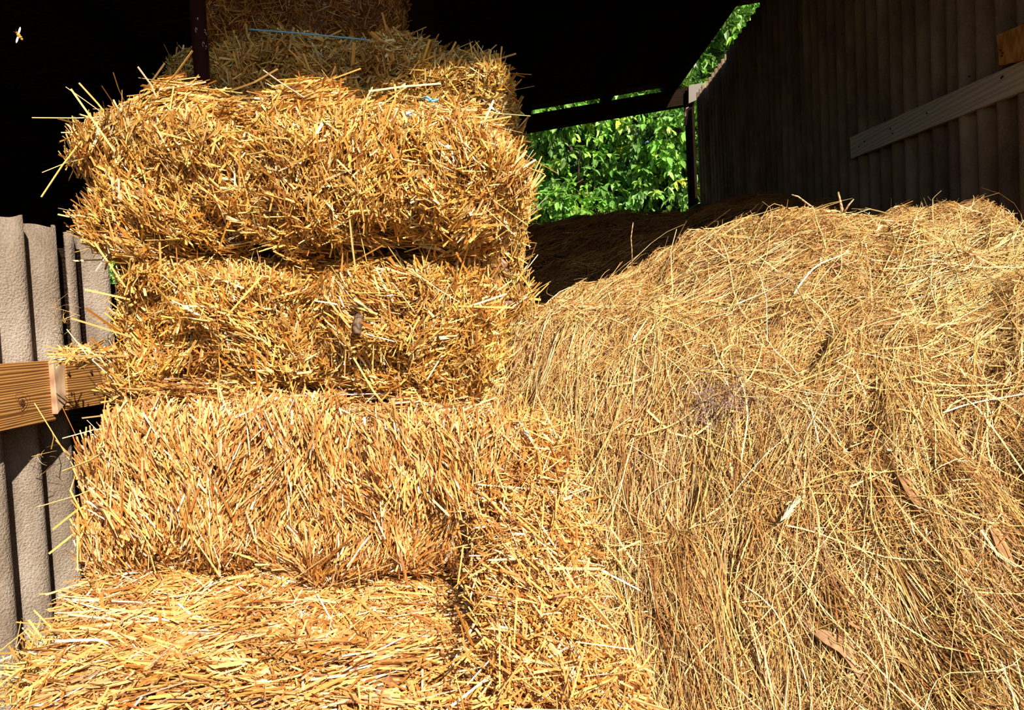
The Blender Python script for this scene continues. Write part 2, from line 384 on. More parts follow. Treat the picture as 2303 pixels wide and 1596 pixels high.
# unlit high bale deep in the barn, its tint darkened to deepen the shade
sz, c = place(430,872,-170,112,3.25,.5,0)
bale6,_ = make_bale('straw_bale', c, sz, (0,T(2),T(0)), 101, 14000,
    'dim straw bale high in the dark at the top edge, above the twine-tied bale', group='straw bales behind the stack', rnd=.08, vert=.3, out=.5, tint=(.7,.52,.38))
zc = c[2]-sz[2]/2
for k in range(5):
    h = zc/5
    make_bale('straw_bale', np.array([c[0],c[1],h*(4.5-k)]), (sz[0]-.05,.48,h), (0,0,T(1.5*(-1)**k)), 103+k, 2500,
        'straw bale in the dark rear pile, course %s' % ['just under the dim high bale','second under the dim high bale','third under the dim high bale','one up from the floor','on the floor'][k],
        group='straw bales behind the stack', Lr=(.05,.14), rnd=.05)

extra(bale4, [(P(210,263,1.62),P(72,265,1.58)),(P(160,350,1.60),P(93,443,1.56)),(P(150,370,1.6),P(95,388,1.56)),(P(383,175,1.65),P(433,114,1.63)),
  (P(190,225,1.65),P(148,195,1.62)),(P(345,175,1.66),P(370,142,1.62)),(P(220,235,1.68),P(178,186,1.66)),(P(880,200,1.6),P(992,188,1.58)),
  (P(1100,350,1.62),P(1225,392,1.6)),(P(1100,440,1.6),P(1185,505,1.57)),(P(1080,395,1.6),P(1180,350,1.6)),(P(270,200,1.7),P(255,163,1.66)),
  (P(640,190,1.6),P(592,158,1.6)),(P(560,185,1.6),P(625,155,1.58)),(P(1000,300,1.6),P(1150,262,1.62)),(P(790,520,1.57),P(800,610,1.56)),(P(150,470,1.6),P(132,468,1.57)),
  (P(230,300,1.58),P(160,200,1.6)),(P(1105,480,1.6),P(1160,530,1.58)),(P(330,185,1.65),P(310,150,1.64))], wd=.0046)
extra(bale3, [(P(250,560,1.62),P(215,610,1.6)),(P(235,660,1.6),P(190,650,1.58)),(P(250,600,1.6),P(212,545,1.58)),(P(1080,690,1.6),P(1155,692,1.58)),(P(1080,680,1.6),P(1140,660,1.58)),
  (P(975,640,1.6),P(1035,680,1.57)),(P(820,840,1.6),P(900,955,1.55)),(P(215,810,1.6),P(150,740,1.57)),(P(240,740,1.6),P(160,715,1.57)),(P(230,800,1.6),P(135,800,1.57)),(P(520,700,1.6),P(590,620,1.58))], wd=.005)
extra(bale2, [(P(930,1080,1.46),P(1010,1160,1.44)),(P(200,1100,1.48),P(85,1140,1.44)),(P(200,1030,1.48),P(140,1060,1.45)),(P(190,1180,1.48),P(110,1245,1.44)),(P(170,1240,1.48),P(150,1350,1.45)),
  (P(215,970,1.5),P(140,985,1.47)),(P(185,1150,1.48),P(118,1190,1.45)),(P(940,1100,1.45),P(880,1040,1.44))], wd=.005)

# twine, scraps and the stub
def twine(name, pts, parent, rad=.0017):
    t = np.linspace(0,1,len(pts)); tt = np.linspace(0,1,40); pts=np.array(pts)
    q = np.stack([np.interp(tt,t,pts[:,i]) for i in range(3)],1)
    g = Geo(); g.tube(q, rad, 6); o = link(name, g.mesh(name, True), M_twine); o.parent = parent
    o.matrix_parent_inverse = parent.matrix_basis.inverted(); return o
twine('baling_twine', [P(560,66,2.15),P(640,72,2.13),P(720,79,2.12),P(800,87,2.13),P(862,94,2.16)], bale5, .0022)
r = np.random.RandomState(3)
o = twine('twine_scrap', [P(950,222,1.60),P(960,218,1.57),P(970,224,1.565),P(962,228,1.57),P(975,227,1.575),P(985,224,1.6)], bale4, .0025)
def lump(name, c, s, mat_, seed, parent, label=None, stretch=(1,1,1)):
    g = Geo(); n1 = wob(seed, 1.2); m=14
    a=np.linspace(0,2*math.pi,m,endpoint=False); V=[];
    for i in range(9):
        ph = math.pi*i/8
        for t in a: V.append((math.sin(ph)*math.cos(t),math.sin(ph)*math.sin(t),math.cos(ph)))
    V=np.array(V); V = V*(1+.28*n1(V*1.3))[:,None]*s*np.array(stretch)+c
    Q=[(i*m+j,i*m+(j+1)%m,(i+1)*m+(j+1)%m,(i+1)*m+j) for i in range(8) for j in range(m)]
    g.add(V,Q=Q); o=link(name,g.mesh(name,True),mat_); 
    if parent: o.parent=parent; o.matrix_parent_inverse=parent.matrix_basis.inverted()
    if label: o['label']=label
    return o
M_white = mat('white_fluff', (.8,.74,.66), .9)
M_stub = mat('brown_stub', rough=.8, nodes=woodf((.03,.015,.01),(.09,.05,.03),(.18,.11,.07),(4,4,1),12))
lump('paper_scrap', P(921,257,1.575), .007, M_white, 8, bale4)
# short dark branch stub lodged in the second bale's face
g = Geo(); g.tube([P(812,700,1.64),P(806,722,1.60),P(803,742,1.585),P(802,752,1.58)], [.009,.011,.010,.007], 10)
o = g.build('branch_stub', M_stub); o.parent=bale3; o.matrix_parent_inverse=bale3.matrix_basis.inverted(); 

# ------------------------------------------------------------------ loose straw on and beside the lower bales
def lay(name, n, sampler, pal, w_, Lr, wd, seed, mat_, label, cat, nseg=1, tilt=.25, bend=.05, group=None, flow=None, jit=.16):
    r = np.random.RandomState(seed); p, nr = sampler(r, n)
    d = rand_dirs(r, n) if flow is None else flow(p, r)
    d = d-(d*nr).sum(1)[:,None]*nr; d/=np.linalg.norm(d,axis=1)[:,None]+1e-9
    d = d+nr*np.clip(r.normal(0,tilt,n),-.1,1.4)[:,None]; d/=np.linalg.norm(d,axis=1)[:,None]
    L = r.uniform(Lr[0],Lr[1],n); wid = wd*np.exp(r.normal(0,.3,n))
    c = pick(r,n,pal,w_,jit)
    p0 = p+nr*r.uniform(-.004,.02,n)[:,None]-d*(L*.4)[:,None]
    V,Q,cc = stalks(p0,d,L,wid,c,r,nseg,bend)
    return V,Q,cc

# ------------------------------------------------------------------ hay heap surfaces
def interp(x, xs, ys): return np.interp(x, xs, ys)
# crest heights of the sunlit heap read off its skyline at 2.5 m
sky = [(1100,800),(1180,715),(1260,655),(1350,612),(1450,580),(1560,528),(1650,490),(1750,478),(1900,468),(2050,462),(2160,452),(2190,480),(2230,502),(2303,508),(2500,500),(3000,560)]
YC = 2.5
cx = np.array([P(a,b,YC)[0] for a,b in sky]); cz = np.array([P(a,b+(22 if a<2180 else 75)-(0 if a>1300 else 10),YC)[2] for a,b in sky])
h1, h2, h3, h4, h5 = wob(201,.9), wob(202,.35), wob(203,.14), wob(204,.06), wob(205,.22)
_tg=np.linspace(-3,3,601); _dg=np.interp(_tg,[-2.5,-1.2,-.6,-.25,0,.25,.5,.75,1.0,1.3,1.7,2.4],[1.2,.85,.55,.16,0,.03,.15,.33,.58,.98,1.40,1.75])
_kk=np.exp(-(np.arange(-24,25)/9.0)**2/2); _dg=np.convolve(np.pad(_dg,24,'edge'),_kk/_kk.sum(),'valid')
def heap_z(x, y):
    x=np.asarray(x,float); y=np.asarray(y,float)
    t = YC-y
    crest = interp(x, cx, cz)
    drop = np.interp(t, _tg, _dg)
    # the heap narrows towards the front left where it leans on the bales
    z = crest-drop
    k = np.clip((.55-x)/.6,0,1); z += k*np.clip(t,0,1)*.22*np.clip(1-(t-.6)**2,0,1)
    p = np.stack([x,y,x*0],1) if x.ndim==1 else None
    amp = np.clip((z+.2)/.6, .2, 1)
    z = z + (.022*np.clip(np.abs(t)*1.6+.25,.25,1)*h1(p)+.020*h2(p)+.010*h3(p)+.004*h4(p)) - np.clip(h5(p)-.7,0,1)*.07*np.clip(t-.15,0,.5)*2 - np.clip(h3(p+3)-1.1,0,1)*.05
    left = np.clip((x+.20)/.16,0,1); z = z*1.0 - (1-left)**2*.5
    return np.maximum(z, -.02)
def back_z(x, y):
    x=np.asarray(x,float); y=np.asarray(y,float); p=np.stack([x,y,x*0],1)
    z = interp(y,[2.6,3.1,3.8,4.6,5.6,6.6,8.0,9.2],[.6,1.05,1.50,1.78,2.02,2.20,2.34,2.40])
    z = z + interp(x,[-.4,0,1.0,1.6,2.2,2.9],[-.9,-.12,.0,.06,.12,.2]) + .05*h1(p*.6)+.02*h2(p)
    z = z + np.clip((x-1.3)/.8,0,1)*np.clip((4.5-y)/1.5,0,1)*.30
    return np.maximum(z, -.02)
def surf_sampler(zf, x0,x1,y0,y1, bias=1.0, cond=None):
    def s(r, n):
        x = r.uniform(x0,x1,n); y = y0+(y1-y0)*r.uniform(0,1,n)**bias
        if cond is not None:
            for _ in range(6):
                bad = ~cond(x,y)
                if not bad.any(): break
                x[bad]=r.uniform(x0,x1,bad.sum()); y[bad]=y0+(y1-y0)*r.uniform(0,1,bad.sum())**bias
        e=.012; z=zf(x,y); dx=(zf(x+e,y)-zf(x-e,y))/(2*e); dy=(zf(x,y+e)-zf(x,y-e))/(2*e)
        nr=np.stack([-dx,-dy,np.ones(n)],1); nr/=np.linalg.norm(nr,axis=1)[:,None]
        return np.stack([x,y,z],1), nr
    return s
def heap_mesh(g, zf, x0,x1,y0,y1, nx, ny, col):
    X,Y = np.meshgrid(np.linspace(x0,x1,nx),np.linspace(y0,y1,ny),indexing='ij')
    Z = zf(X.ravel(),Y.ravel()); V=np.stack([X.ravel(),Y.ravel(),Z-.020],1)
    i=np.arange(nx*ny).reshape(nx,ny); Q=np.stack([i[:-1,:-1],i[1:,:-1],i[1:,1:],i[:-1,1:]],-1).reshape(-1,4)
    g.add(V,Q=Q,col=col)

def hay_flow(seed, comb):
    fa, fb = wob(seed,.6), wob(seed+1,.5)
    def f(p, r):
        n=len(p); base = comb(p)
        a = base + .35*fa(p) + r.normal(0,.42,n) + (r.uniform(size=n)<.16)*r.uniform(-1.6,1.6,n)
        return np.stack([np.cos(a), np.sin(a), np.zeros(n)],1)
    return f
# the combing: across the shoulder stalks sweep sideways, further down they hang towards the front
def comb1(p):
    t = YC-p[:,1]
    side = .15+.55*np.clip((p[:,0]-.2)/1.5,0,1)*0
    down = np.interp(t,[-.3,.1,.45,.7,1.0,1.4],[.1,.2,.5,.9,1.35,1.5])
    swing = np.interp(p[:,0],[0,.4,.9,1.3,1.8],[.3,.0,.15,.55,.75])
    return down + swing*np.clip(t-.3,0,1)
g = Geo(); heap_mesh(g, heap_z, -.20, 2.15, .55, 4.2, 150, 170, (.13,.065,.022))  # core darker than the stalks, painting shade into the gaps
def dens(x,y): return (x < .15+ (y+.25)*.80)
def theta1(p):
    x=p[:,0]; t=YC-p[:,1]
    up=np.interp(x,[0,.35,.8,1.6],[1.05,.50,.32,.40])
    lo=np.interp(x,[0,.25,.5,.7,.9,1.2,1.9],[1.30,1.35,1.45,1.70,2.25,2.35,2.1])
    k=np.clip((t-.80+.28*np.clip(.55-x,0,.4)/.4)/.45,0,1); k=k*k*(3-2*k)
    return up*(1-k)+lo*k+.22*wob(306,.45)(p)
s1 = surf_sampler(heap_z,-.12,2.1,.75,2.75,1.0,dens)
V,Q,cc = hay_locks(heap_z,s1,4600,13,(.06,.24),.0020,31,theta1); g.add(V,Q=Q,col=cc)
V,Q,cc = hay_locks(heap_z,s1,2200,9,(.10,.32),.0023,35,theta1,spread=.02,jit_l=.15,jit_s=.08,hi=.024,wild=.05); g.add(V,Q=Q,col=cc)
V,Q,cc = lay('h',42000,s1,HAY,HAY_W,(.010,.045),.0024,32,M_hay,'','',1,.40,.1); g.add(V,Q=Q,col=cc)
V,Q,cc = hay_locks(heap_z,s1,1500,2,(.2,.5),.0029,33,theta1,spread=.1,jit_l=.5,hi=.03,k=9,pal=np.array([HAY[j] for j in (0,1,4,0,4,4,0)]),stick=.08,curl=.7); g.add(V,Q=Q,col=cc)
s1b = surf_sampler(heap_z,.95,2.0,YC-.80,YC-.35)
V,Q,cc = hay_locks(heap_z,s1b,300,11,(.22,.50),.0024,37,lambda p:.36+.10*np.sin(p[:,0]*5),spread=.022,jit_l=.08,jit_s=.05,hi=.03,wild=.0,pal=np.array([HAY[j] for j in (0,1,4,0,4,5,0)]),k=8,curl=.2,stick=.03); g.add(V,Q=Q,col=cc)
s1c = surf_sampler(heap_z,.22,.42,YC-1.35,YC-.75)
V,Q,cc = hay_locks(heap_z,s1c,110,11,(.15,.35),.0023,38,lambda p:1.15+.5*np.clip((YC-p[:,1]-.75)/.5,0,1),spread=.02,jit_l=.08,jit_s=.06,hi=.03,wild=.0,k=8,curl=.2,stick=.03); g.add(V,Q=Q,col=cc)
# stray wisps standing up on the skyline
sx = surf_sampler(heap_z,.1,1.9,2.3,2.6)
V,Q,cc = lay('h',330,sx,HAY,HAY_W,(.02,.08),.0015,34,M_hay,'','',4,.8,.2); g.add(V,Q=Q,col=cc)
hay = g.build('hay_heap', M_hay, color=True)
tag(hay,'big sunlit heap of tangled dry hay sloping down beside the straw stack','hay',kind='stuff')

g = Geo(); heap_mesh(g, back_z, -.35, 2.2, 2.7, 9.2, 90, 160, (.10,.05,.02))  # core and stalk colours of this heap darkened to stand for shade
s2 = surf_sampler(back_z,-.3,2.1,2.8,7.0,1.6)
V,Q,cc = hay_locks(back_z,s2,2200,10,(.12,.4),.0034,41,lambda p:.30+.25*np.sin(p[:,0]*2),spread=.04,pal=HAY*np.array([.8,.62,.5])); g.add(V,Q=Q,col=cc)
s3 = surf_sampler(back_z,1.3,2.1,3.0,4.4)
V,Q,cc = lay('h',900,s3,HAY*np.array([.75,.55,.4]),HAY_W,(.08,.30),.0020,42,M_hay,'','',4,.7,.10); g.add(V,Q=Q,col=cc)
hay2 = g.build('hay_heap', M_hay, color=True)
tag(hay2,'dim slope of hay in the shade behind the sunlit heap, colour darkened too','hay',kind='stuff')

# scattered straw sheet over the low bale, spilling to the foot of the hay
def apron_z(x,y):
    x=np.asarray(x,float); y=np.asarray(y,float); p=np.stack([x,y,x*0],1)
    z = c1[2]+.215 + interp(y,[.6,.9,1.3,1.6,2.0],[-.26,-.05,0,.02,.02])
    z = z - np.clip((x-.05)/.2,0,1)**1.3*.16 - np.clip((-.88-x)/.15,0,1)**1.2*.25 + .015*h1(p)+.008*h2(p) - (x+.4)*.04
    return z
g = Geo()
s4 = surf_sampler(apron_z,-1.0,.24,.93,1.60,1.0,lambda x,y: x>np.interp(y,[.7,1.0,1.55],[-.60,-.70,-.92]))
V,Q,cc = lay('s',19000,s4,STRAW*np.array([1.0,.91,1.08]),STRAW_W,(.02,.11),.0036,51,M_straw,'','',1,.10,.05); g.add(V,Q=Q,col=cc)
V,Q,cc = lay('s',900,s4,STRAW*np.array([1.04,.97,1.15]),STRAW_W,(.08,.17),.0040,52,M_straw,'','',2,.12,.04); g.add(V,Q=Q,col=cc)
# spill down between stack and hay
def spill(r,n):
    t=r.uniform(0,1,n); a=np.array([P(1130,960,1.62),P(1190,1150,1.5),P(1215,1330,1.35),P(1215,1560,1.08)])
    tt=np.linspace(0,1,4); c=np.stack([np.interp(t,tt,a[:,i]) for i in range(3)],1)
    c[:,0]+=r.normal(0,.05,n); c[:,2]+=r.normal(0,.02,n); c[:,1]+=r.normal(0,.03,n)
    nr=np.tile(np.array([.35,-.6,.7]),(n,1)); nr/=np.linalg.norm(nr[0]); return c,nr
V,Q,cc = lay('s',6500,spill,STRAW*np.array([1.0,.90,.98]),STRAW_W,(.02,.11),.0033,53,M_straw,'','',1,.25,.05); g.add(V,Q=Q,col=cc)
o = g.build('loose_straw', M_straw, color=True)
tag(o,'loose scattered straw covering the lowest ledge of the stack','straw',kind='stuff')
# straw tufts caught on the left rail and at the fence foot
g = Geo()
def tuft(a,b,sd):
    def f(r,n):
        t=r.uniform(0,1,n)[:,None]; c=a*(1-t)+b*t+r.normal(0,sd,(n,3)); nr=np.tile(np.array([.3,-.4,.85]),(n,1)); nr/=np.linalg.norm(nr[0]); return c,nr
    return f
V,Q,cc = lay('s',200,tuft(P(140,808,1.82),P(235,800,1.74),np.array([.010,.016,.006])),STRAW,STRAW_W,(.02,.08),.0035,61,M_straw,'','',1,.35,.05); g.add(V,Q=Q,col=cc)
o = g.build('loose_straw', M_straw, color=True); tag(o,'wisps of straw lying on the timber rail of the left fence','straw',kind='stuff')
g = Geo()
V,Q,cc = lay('s',150,tuft(P(40,1560,1.45),P(110,1450,1.75),np.array([.02,.05,.02])),STRAW,STRAW_W,(.05,.16),.0038,62,M_straw,'','',1,.35,.05); g.add(V,Q=Q,col=cc)
V,Q,cc = lay('s',9,tuft(P(95,1040,1.95),P(115,975,1.95),np.array([.008,.02,.03])),HAY,HAY_W,(.03,.09),.0018,63,M_straw,'','',3,.5,.1); g.add(V,Q=Q,col=cc)
V,Q,cc = lay('s',18,tuft(P(150,770,2.0),P(140,640,2.05),np.array([.010,.02,.03])),HAY,HAY_W,(.03,.10),.0018,64,M_straw,'','',3,.5,.12); g.add(V,Q=Q,col=cc)
o = g.build('loose_straw', M_straw, color=True); tag(o,'stray straw caught against the grey corrugated fence on the left','straw',kind='stuff')

# ------------------------------------------------------------------ bits in the hay: blades, twig, seed head
def blade(px0,py0,px1,py1,width,col,label,sag=.02,seed=0):
    r = np.random.RandomState(seed)
    def onheap(px,py):
        for d in np.arange(.7,3.2,.01):
            q=P(px,py,d)
            if q[2] < heap_z(np.array([q[0]]),np.array([q[1]]))[0]: return q
        return P(px,py,2.0)
    a,b = onheap(px0,py0), onheap(px1,py1); m=14
    t=np.linspace(0,1,m)[:,None]; c=a*(1-t)+b*t
    z=heap_z(c[:,0],c[:,1]); c[:,2]=np.maximum(c[:,2],z)+.014; c[:,1]-=.006
    nn=np.array([.0,-.7,.7]); dd=(b-a)/np.linalg.norm(b-a); side=np.cross(dd,nn); side/=np.linalg.norm(side); nn=np.cross(side,dd)
    w=(width*.5*np.sin(np.pi*np.clip(t*.9+.06,0,1))**.6)
    c=c+nn*(.002*np.sin(t*7+seed))+side*(.003*np.sin(t*5+seed))
    L=c-side*w+nn*w*.35; Rr=c+side*w+nn*w*.35
    tw=1.2e-3
    V=np.vstack([L,c,Rr,L-nn*tw,c-nn*tw,Rr-nn*tw]); Q=[]
    for i in range(m-1):
        Q+=[(i,i+1,m+i+1,m+i),(m+i,m+i+1,2*m+i+1,2*m+i),(3*m+i,4*m+i,4*m+i+1,3*m+i+1),(4*m+i,5*m+i,5*m+i+1,4*m+i+1),(i,3*m+i,3*m+i+1,i+1),(2*m+i,2*m+i+1,5*m+i+1,5*m+i)]
    g=Geo(); cl=np.array(col)*np.array([.72,.62,.52])*np.exp(r.normal(0,.15,(m,1))); g.add(V,Q=Q,col=np.vstack([cl]*6)*np.repeat([[1.2],[.72],[1.0],[1],[1],[1]],m,0))
    o=g.build('dry_leaf_blade',M_tint,color=True,smooth=True); tag(o,label,'dried leaf','dry leaf blades in the hay'); return o
blade(1830,1440,1955,1590,.032,(.60,.38,.22),'pale tan dried leaf blade in the hay near the bottom edge',seed=1)
blade(2128,1440,2182,1540,.013,(.52,.20,.06),'rust-orange curled leaf blade low in the hay at the right',seed=2)
blade(1955,1060,2010,1160,.022,(.52,.28,.12),'orange-brown leaf blade lying midway up the hay slope',seed=3)
blade(2000,1045,2068,1160,.026,(.55,.31,.15),'broad tan leaf blade just right of the orange-brown midslope blade',seed=4)
blade(2215,1180,2290,1330,.022,(.52,.32,.16),'long tan leaf blade near the right edge of the hay',seed=5)
# twig on the crest
def crest_pt(px,py,d): return P(px,py,d)
g=Geo(); g.tube([P(1910,520,2.28),P(1900,490,2.33),P(1893,468,2.36),P(1885,432,2.38)],[.008,.007,.005,.003],8)
g.tube([P(1897,480,2.34),P(1908,462,2.33),P(1920,448,2.33)],[.004,.003,.0015],6); g.tube([P(1900,490,2.33),P(1914,484,2.31),P(1926,489,2.3)],[.004,.003,.002],6)
M_twig = mat('twig_bark', rough=.8, nodes=woodf((.2,.1,.05),(.42,.27,.13),(.6,.42,.22),(4,4,1),14))
o=g.build('twig',M_twig,smooth=True); tag(o,'knobbly pale twig sticking up from the crest of the hay','twig')
g=Geo(); g.tube([P(1422,600,2.44),P(1421,560,2.43),P(1419,535,2.42),P(1424,500,2.42)],[.002,.0018,.0018,.0013],6)
o=g.build('dry_stalk',M_twig,smooth=True); tag(o,'single upright dry stalk on the left shoulder of the hay','stalk')
g=Geo(); g.tube([P(1830,468,2.45),P(1812,455,2.44),P(1795,442,2.44),P(1780,438,2.44)],[.003,.003,.0026,.0022],6)
o=g.build('dry_stalk',M_twig,smooth=True); tag(o,'bent pale dry stalk rising from the hay crest, left of the twig','stalk')
# feathery barley-like seed head
def onheap(px,py):
    for d in np.arange(.7,3.2,.01):
        q=P(px,py,d)
        if q[2] < heap_z(np.array([q[0]]),np.array([q[1]]))[0]: return P(px,py,d-.045)
    return P(px,py,2.0)
g=Geo(); a=onheap(1755,1172); b=onheap(1790,1130); rr=np.random.RandomState(9)
n=90; t=rr.uniform(0,1,n)[:,None]; p0=a*(1-t)+b*t; d0=(b-a)/np.linalg.norm(b-a); d=d0+rand_dirs(rr,n)*.35; d/=np.linalg.norm(d,axis=1)[:,None]
V,Q,cc=stalks(p0,d,rr.uniform(.012,.028,n),np.full(n,.0012),np.clip(np.array([[.78,.68,.42]])*np.exp(rr.normal(0,.1,(n,1))),0,.9),rr,1); g.add(V,Q=Q,col=cc)
o=g.build('seed_head',M_straw,color=True); tag(o,'pale feathery grass seed head lying in the middle of the hay','seed head')
g=Geo(); a=onheap(1620,905); rr=np.random.RandomState(19); n=260; p0=a+rr.normal(0,1,(n,3))*np.array([.045,.04,.028]); d=rand_dirs(rr,n)
V,Q,cc=stalks(p0,d,rr.uniform(.015,.05,n),np.full(n,.0022),np.clip(np.array([[.26,.17,.15]])*np.exp(rr.normal(0,.25,(n,1))),0,.9),rr,3,.3); g.add(V,Q=Q,col=cc)
o=g.build('weed_clump',M_tint,color=True); tag(o,'purplish grey withered weed clump in the hay','dried weeds',kind='stuff')

# ------------------------------------------------------------------ setting: earth, fence, walls, roof
g=Geo(); g.box((0,8,-.05),(60,70,.1)); o=g.build('ground',M_ground); tag(o,kind='structure')
g=Geo(); g.box((0,30,.0),(60,40,.06)); 
def corrugated(p0, p1, z0, z1, pitch, amp, th=.007, phase=0, zj=None):
    """sheet standing between ground points p0,p1"""
    p0=np.array(p0,float); p1=np.array(p1,float); L=np.linalg.norm(p1-p0); t=(p1-p0)/L; nrm=np.array([-t[1],t[0]])
    k=int(L/pitch*16)+2; s=np.linspace(0,L,k)
    off=amp*np.cos(2*math.pi*s/pitch+phase)
    zs=np.linspace(z0,z1,12); V=[]
    for sg in (0,1):
        for i,z in enumerate(zs):
            o=off+sg*th; xy=p0[None]+t[None]*s[:,None]+nrm[None]*o[:,None]
            zz=np.full(k,z)
            if i==11 and zj is not None: zz=zz+zj(s)
            V.append(np.column_stack([xy,zz]))
    V=np.vstack(V); n=len(zs); Q=[]
    idx=np.arange(2*n*k).reshape(2,n,k)
    a=idx[0]; Q.append(np.stack([a[:-1,:-1],a[:-1,1:],a[1:,1:],a[1:,:-1]],-1).reshape(-1,4))
    b=idx[1]; Q.append(np.stack([b[:-1,:-1],b[1:,:-1],b[1:,1:],b[:-1,1:]],-1).reshape(-1,4))
    Q.append(np.stack([a[-1,:-1],a[-1,1:],b[-1,1:],b[-1,:-1]],-1).reshape(-1,4)); Q.append(np.stack([a[0,1:],a[0,:-1],b[0,:-1],b[0,1:]],-1).reshape(-1,4))
    Q.append(np.stack([a[:-1,0],a[1:,0],b[1:,0],b[:-1,0]],-1).reshape(-1,4)); Q.append(np.stack([a[1:,-1],a[:-1,-1],b[:-1,-1],b[1:,-1]],-1).reshape(-1,4))
    return V,np.vstack(Q)
# low fence of fibre-cement sheets on the left
XL=-1.27
jr=np.random.RandomState(2)
fz=P(30,487,1.93)[2]
def fencej(s): return .006*np.sin(s*31)+.004*np.sin(s*77+1)
g=Geo(); V,Q=corrugated((XL,.9),(XL-.01,2.14),0,fz,.142,.021,zj=fencej,phase=.6); g.add(V,Q=Q)
o=g.build('wall_left',M_cement,smooth=True); tag(o,'grey corrugated fibre-cement fence on the left','fence',kind='structure')
# dark stake at the fence end with a broken narrow piece of sheet nailed to it
g=Geo(); g.box((XL-.04,2.24,(fz-.05)/2),(.05,.06,fz-.05)); o=g.build('fence_stake',M_dark,bevel=.004); tag(o,'dark stake at the fence end carrying a broken strip of grey sheet','stake')
g=Geo(); V,Q=corrugated((XL-.012,2.16),(XL+.02,2.36),fz-.42,fz-.015,.142,.021,zj=fencej,phase=2.4); g.add(V,Q=Q)
sp_=g.build('broken_sheet',M_cement,smooth=True); sp_.parent=o; sp_['label']='broken strip of pale grey corrugated sheet'
# timber rail along the fence
def rail(name, x, y0, y1, zt0, zb0, zt1, zb1, th, m, label=None, cat=None, parent=None, endcut=0):
    g=Geo(); g.hexa([(x-th,y0,zb0),(x,y0,zb0),(x,y0,zt0),(x-th,y0,zt0),(x-th,y1-endcut,zb1),(x,y1,zb1),(x,y1,zt1),(x-th,y1-endcut,zt1)])
    o=g.build(name,m,parent,bevel=.003)
    if label: tag(o,label,cat)
    return o
xr=XL+.065
def dd(px,x): return x*F/(px-W/2)
y_a, y_b, y_c = .9, dd(118,xr), dd(262,xr+.02)
za,zb_=P(0,815,dd(0,xr))[2],P(0,968,dd(0,xr))[2]
zt,zu=P(118,810,y_b)[2],P(118,945,y_b)[2]
k=(y_a-dd(0,xr))/(y_b-dd(0,xr))
rail_o=empty('fence_rail',(xr,1.5,zb_),'thick orange-brown knotted timber rail along the left fence','rail')
rail('plank',xr,y_a,y_b,za,zb_,zt,zu,.05,M_rail,parent=rail_o)
# knot and nails
g=Geo(); kc=P(42,905,dd(42,xr)); 
for i,(ra,dx) in enumerate([(.003,.0012),(.0055,.0014),(.008,.0012),(.0155,.0003),(.025,-.0002)]):
    a=np.linspace(0,2*math.pi,20,endpoint=False); ring=np.stack([np.full(20,kc[0]*0+xr+dx),kc[1]+ra*(1.0+.5*np.cos(a-.8)*(i>2))*np.cos(a)+.002*np.sin(3*a+i),kc[2]+ra*(1.1+.25*np.sin(a+i))*np.sin(a)],1)
    g.tube(np.vstack([ring,ring[:1]]),.0014-.0002*i,6)
g.build('knot',mat('dark_knot',(.12,.035,.01),.8),rail_o,smooth=True)
sp=empty('splice_board',(xr+.02,1.9,zu),'short orange-brown board with rusty nails spliced onto the end of the fence rail','board')
rail('board',xr+.022,y_b+.02,y_c,P(140,812,y_b)[2],P(140,925,y_b)[2],P(240,812,y_c)[2],P(240,905,y_c)[2],.05,M_rail,parent=sp)
# slanting sawn face of the splice, catching the sun
c0=[P(108,812,y_b-.02),P(136,806,y_b+.02),P(140,905,y_b+.02),P(120,932,y_b-.02)]
c0=[np.array(v) for v in c0]; 
g=Geo(); g.hexa([v+np.array([.012,0,0]) for v in c0]+[v+np.array([-.03,0.01,0]) for v in c0]); g.build('sawn_end',M_rail_pale,sp,bevel=.002)['label']='pale sawn end face'
for (px,py) in [(150,838),(155,885),(207,884),(229,882),(201,835)]:
    dn=dd(px,xr+.022); q=P(px,py,dn); g=Geo(); g.tube([q+np.array([-.004,0,0]),q+np.array([.006,0,-.001])],.0028,8); g.tube([q+np.array([.006,0,-.001]),q+np.array([.0075,0,-.001])],.0045,8); g.build('nail',M_nail,sp)

# right wall of tall corrugated sheets
def XR(d): return 2.12+.033*d
g=Geo(); ysp=np.arange(2.6,9.25,1.02)
WT=P(1562,222,9.4)[2]
for i,y in enumerate(ysp):
    o_=.014*(i%2); y1=min(y+1.06,9.22)
    V,Q=corrugated((XR(y)+o_,y),(XR(y1)+o_,y1),0,WT if y>6 else WT+.10,.146,.030,phase=i*1.1); g.add(V,Q=Q)
wr=g.build('wall_right',M_cement2,smooth=True); tag(wr,kind='structure')
# pale board along it
def wallpt(px,py):
    d=2.12/((px-W/2)/F-.033)
    for _ in range(8):
        q=P(px,py,d); d*= (XR(q[1])-.045)/q[0] if q[0]>0 else 1
    return P(px,py,d)
A,B,Cc,D=wallpt(1911,309),wallpt(2420,82),wallpt(2420,158),wallpt(1913,357)
g=Geo(); off=np.array([.028,0,0]); g.hexa([A,B,Cc,D]+[v+off for v in (A,B,Cc,D)])
o=g.build('wall_board',M_pale,bevel=.003); tag(o,'long weathered pale board running along the corrugated right wall','board')
bo=o
g=Geo()
for (px,py) in [(1933,330),(1945,318),(2003,290),(2008,300),(2085,255),(2180,172),(2253,175),(2256,172),(1990,270)]:
    q=wallpt(px,py); g=Geo(); g.tube([q+np.array([.004,0,0]),q+np.array([-.004,0,0])],.005,8); n_=g.build('nail',M_nail); n_.parent=bo
A,B,Cc,D=[wallpt(*v)-np.array([.03,0,0]) for v in ((2256,78),(2400,18),(2400,112),(2262,146))]
g=Geo(); g.hexa([A,B,Cc,D]+[v+off for v in (A,B,Cc,D)])
